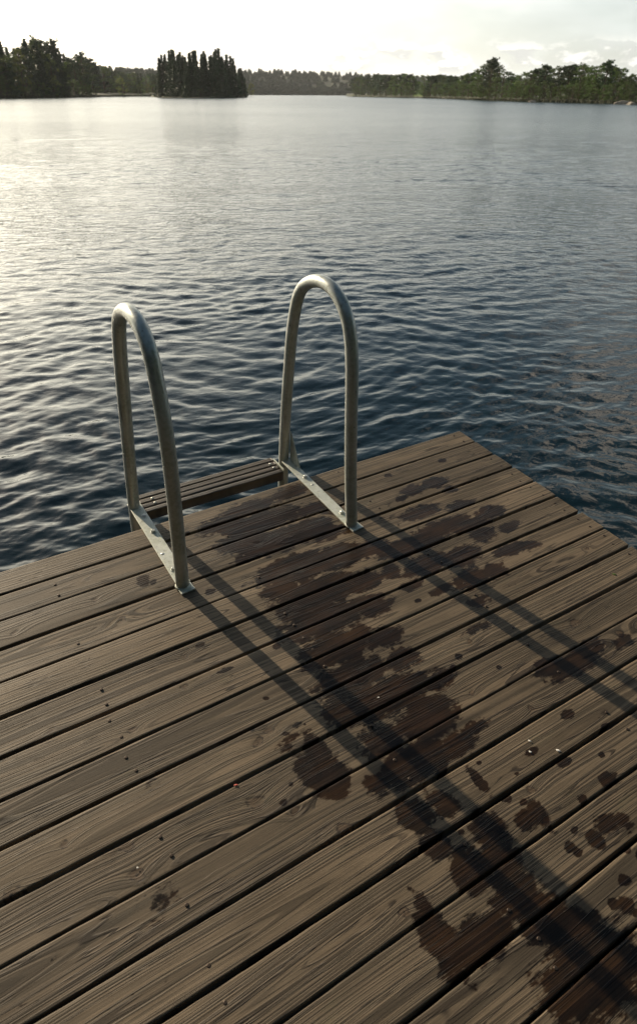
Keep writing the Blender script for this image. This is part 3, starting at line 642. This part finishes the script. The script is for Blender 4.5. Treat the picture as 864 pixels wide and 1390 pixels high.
# ---------------------------------------------------------------- the bathing ladder
lad = empty('bathing_ladder'); lad.matrix_world = DM
tag(lad, 'galvanised steel bathing ladder with two tall hooped handrails and a slatted wooden step', 'ladder')
def spline(pts, n=8):
    P = [Vector(p) for p in pts]; P = [P[0] * 2 - P[1]] + P + [P[-1] * 2 - P[-2]]; out = []
    for i in range(1, len(P) - 2):
        for k in range(n):
            t = k / n; a, b, c, d_ = P[i - 1:i + 3]
            out.append(.5 * ((2 * b) + (c - a) * t + (2 * a - 5 * b + 4 * c - d_) * t * t + (3 * b - a - 3 * c + d_) * t ** 3))
    out.append(P[-2]); return out
TR_ = .0230
HL = [(-1.588, -.378, .004), (-1.588, -.380, .30), (-1.588, -.372, .58), (-1.588, -.325, .79), (-1.588, -.275, .868), (-1.588, -.205, .902), (-1.588, -.120, .900), (-1.588, -.046, .862), (-1.586, 0.004, .79), (-1.586, .036, .66), (-1.586, .070, .46), (-1.586, .112, .2), (-1.586, .138, .0), (-1.586, .152, -.3), (-1.586, .16, -.85)]
HR = [(-.886, -.377, .004), (-.887, -.350, .20), (-.887, -.328, .40), (-.887, -.306, .64), (-.887, -.281, .76), (-.887, -.235, .835), (-.887, -.160, .878), (-.887, -.072, .880), (-.887, .012, .846), (-.887, .066, .79), (-.887, .098, .70), (-.887, .118, .60), (-.887, .134, .46), (-.887, .156, .24), (-.887, .170, .0), (-.886, .178, -.3), (-.886, .18, -.85)]
for H in (HL, HR): MB().tube(spline(H), TR_, 28).build('handrail', M_GALV, lad, True)
def bar(u0, u1, v0, v1):
    b = MB().box(((u0 + u1) / 2, (v0 + v1) / 2, .0042), (u1 - u0, v1 - v0, .006), bevel=.001)
    return b.build('mounting_bar', M_BAR, lad)
bL = bar(-1.606, -1.557, -.372, .165); bR = bar(-.908, -.863, -.372, .150)
for uu, vv in ((-1.588, -.382), (-.884, -.380)):
    MB().box((uu + .004, vv - .008, .0035), (.052, .052, .005), rot=Matrix.Rotation(rad(4), 3, 'Z'), bevel=.001).build('foot_plate', M_BAR, lad)
    MB().lathe((uu, vv + .004, 0.004), [(TR_ + .004, 0), (TR_ + .003, .003), (TR_ + .0004, .006)], 24).build('weld', M_BAR, lad, True)
# vertical web hanging under the far end of each bar, carrying the step
for u_, v_ in ((-1.560, .175), (-.912, .205)):
    MB().box((u_, .172, -.048), (.006, .10, .060), bevel=.001).build('side_plate', M_BAR, lad)
MB().prism([(-.866, .150, .007), (-.866, .066, .007), (-.866, .150, .150)], (.005, 0, 0)).build('gusset', M_BAR, lad)
def bolt(parent, u, v, s=.0085, h=.006, hexa=True, z=.007):
    mb = MB()
    if hexa: mb.lathe((u, v, z), [(s * 1.35, 0), (s * 1.35, .0015), (s * 1.3, .0018)], 20); mb.lathe((u, v, z + .0018), [(s, 0), (s, h), (s * .82, h + .0012)], 6)
    else: mb.lathe((u, v, z), [(s, 0), (s * .9, h * .5), (s * .6, h * .85), (s * .2, h)], 14)
    return mb.build('bolt', M_BOLT, parent, not hexa)
for u, v in ((-1.575, -.055), (-1.586, -.292), (-1.572, .060)): bolt(bL, u, v, h=.008 if v < 0 else .002)
for u, v in ((-.880, -.010), (-.880, -.300)): bolt(bR, u, v, h=.008)
bolt(bL, -1.590, -.190, .007, .002, False); bolt(bR, -.882, -.07, .007, .002, False)
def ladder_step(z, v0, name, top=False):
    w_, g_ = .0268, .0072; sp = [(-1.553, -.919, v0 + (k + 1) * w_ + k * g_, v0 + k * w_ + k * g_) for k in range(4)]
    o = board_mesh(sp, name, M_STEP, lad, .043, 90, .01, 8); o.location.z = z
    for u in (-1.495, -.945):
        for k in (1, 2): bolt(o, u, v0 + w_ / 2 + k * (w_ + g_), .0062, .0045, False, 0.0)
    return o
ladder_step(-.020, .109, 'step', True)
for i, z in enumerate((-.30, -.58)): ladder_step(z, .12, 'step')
MB().box((-1.236, .03, -.10), (.60, .006, .03)).build('cross_bar', M_BAR, lad)

# ---------------------------------------------------------------- small litter on the boards
M_WHITE = plain_mat('dry_droppings', (0.75, 0.72, 0.66), .8, 0, 200, .15); M_MOSS = plain_mat('moss', (0.06, 0.11, 0.015), .95, 0, 200, .4); M_RED = plain_mat('red_berry_stalk', (.35, .05, .03), .6, 0, 200, .2)
def crumb(x, y, s, mat, name, label, cat, group=None):
    u, v = deck_at(x, y); bm = bmesh.new(); bmesh.ops.create_icosphere(bm, subdivisions=2, radius=1); rg = random.Random(int(x * 7 + y))
    for q in bm.verts: q.co *= rg.uniform(.7, 1.25); q.co.z = max(q.co.z, -.3) * .35
    me = bpy.data.meshes.new(name); bm.to_mesh(me); bm.free(); o = link_mesh(name, me, mat, None, True)
    o.matrix_world = DM @ Matrix.Translation((u, v, s * .1 + .0008)) @ Matrix.Rotation(rg.uniform(0, 3), 4, 'Z') @ Matrix.Diagonal((s * rg.uniform(1.2, 2.2), s, s, 1)); tag(o, label, cat, group)
g = 'white specks on the deck boards'
crumb(757, 1019, .0035, M_WHITE, 'dropping', 'largest white bird dropping on a dry board at the right', 'dropping', g)
crumb(719, 1021, .0028, M_WHITE, 'dropping', 'white speck left of the largest dropping', 'dropping', g)
crumb(718, 1006, .0022, M_WHITE, 'dropping', 'faint white speck above the others on the right boards', 'dropping', g)
crumb(513, 947, .0020, M_WHITE, 'dropping', 'tiny white speck on a wet board near the middle of the deck', 'dropping', g)
crumb(187, 1178, .0022, M_WHITE, 'dropping', 'tiny pale speck beside a knot at the lower left', 'dropping', g)
crumb(833, 780, .0045, M_MOSS, 'moss_tuft', 'small green moss tuft in a board crack near the right edge', 'moss')
crumb(320, 1066, .0028, M_RED, 'berry_stalk', 'tiny red plant scrap lying in a gap between boards', 'plant scrap')

# ---------------------------------------------------------------- the evening air
def haze():
    mb = MB(); mb.box((0, 0, 36.0), (10400, 10400, 79.0)); m = bpy.data.materials.new('haze'); m.use_nodes = True; t = NT(m.node_tree); t.n.clear()
    v = t.node('ShaderNodeVolumePrincipled'); v.inputs['Color'].default_value = c4(0.93, 0.96, 1.0); v.inputs['Density'].default_value = 0.00005; v.inputs['Anisotropy'].default_value = 0.3
    t.l.new(v.outputs[0], t.node('ShaderNodeOutputMaterial').inputs['Volume']); o = mb.build('haze', m); tag(o, 'thin pale evening haze over the lake', 'haze', kind='stuff')
haze()
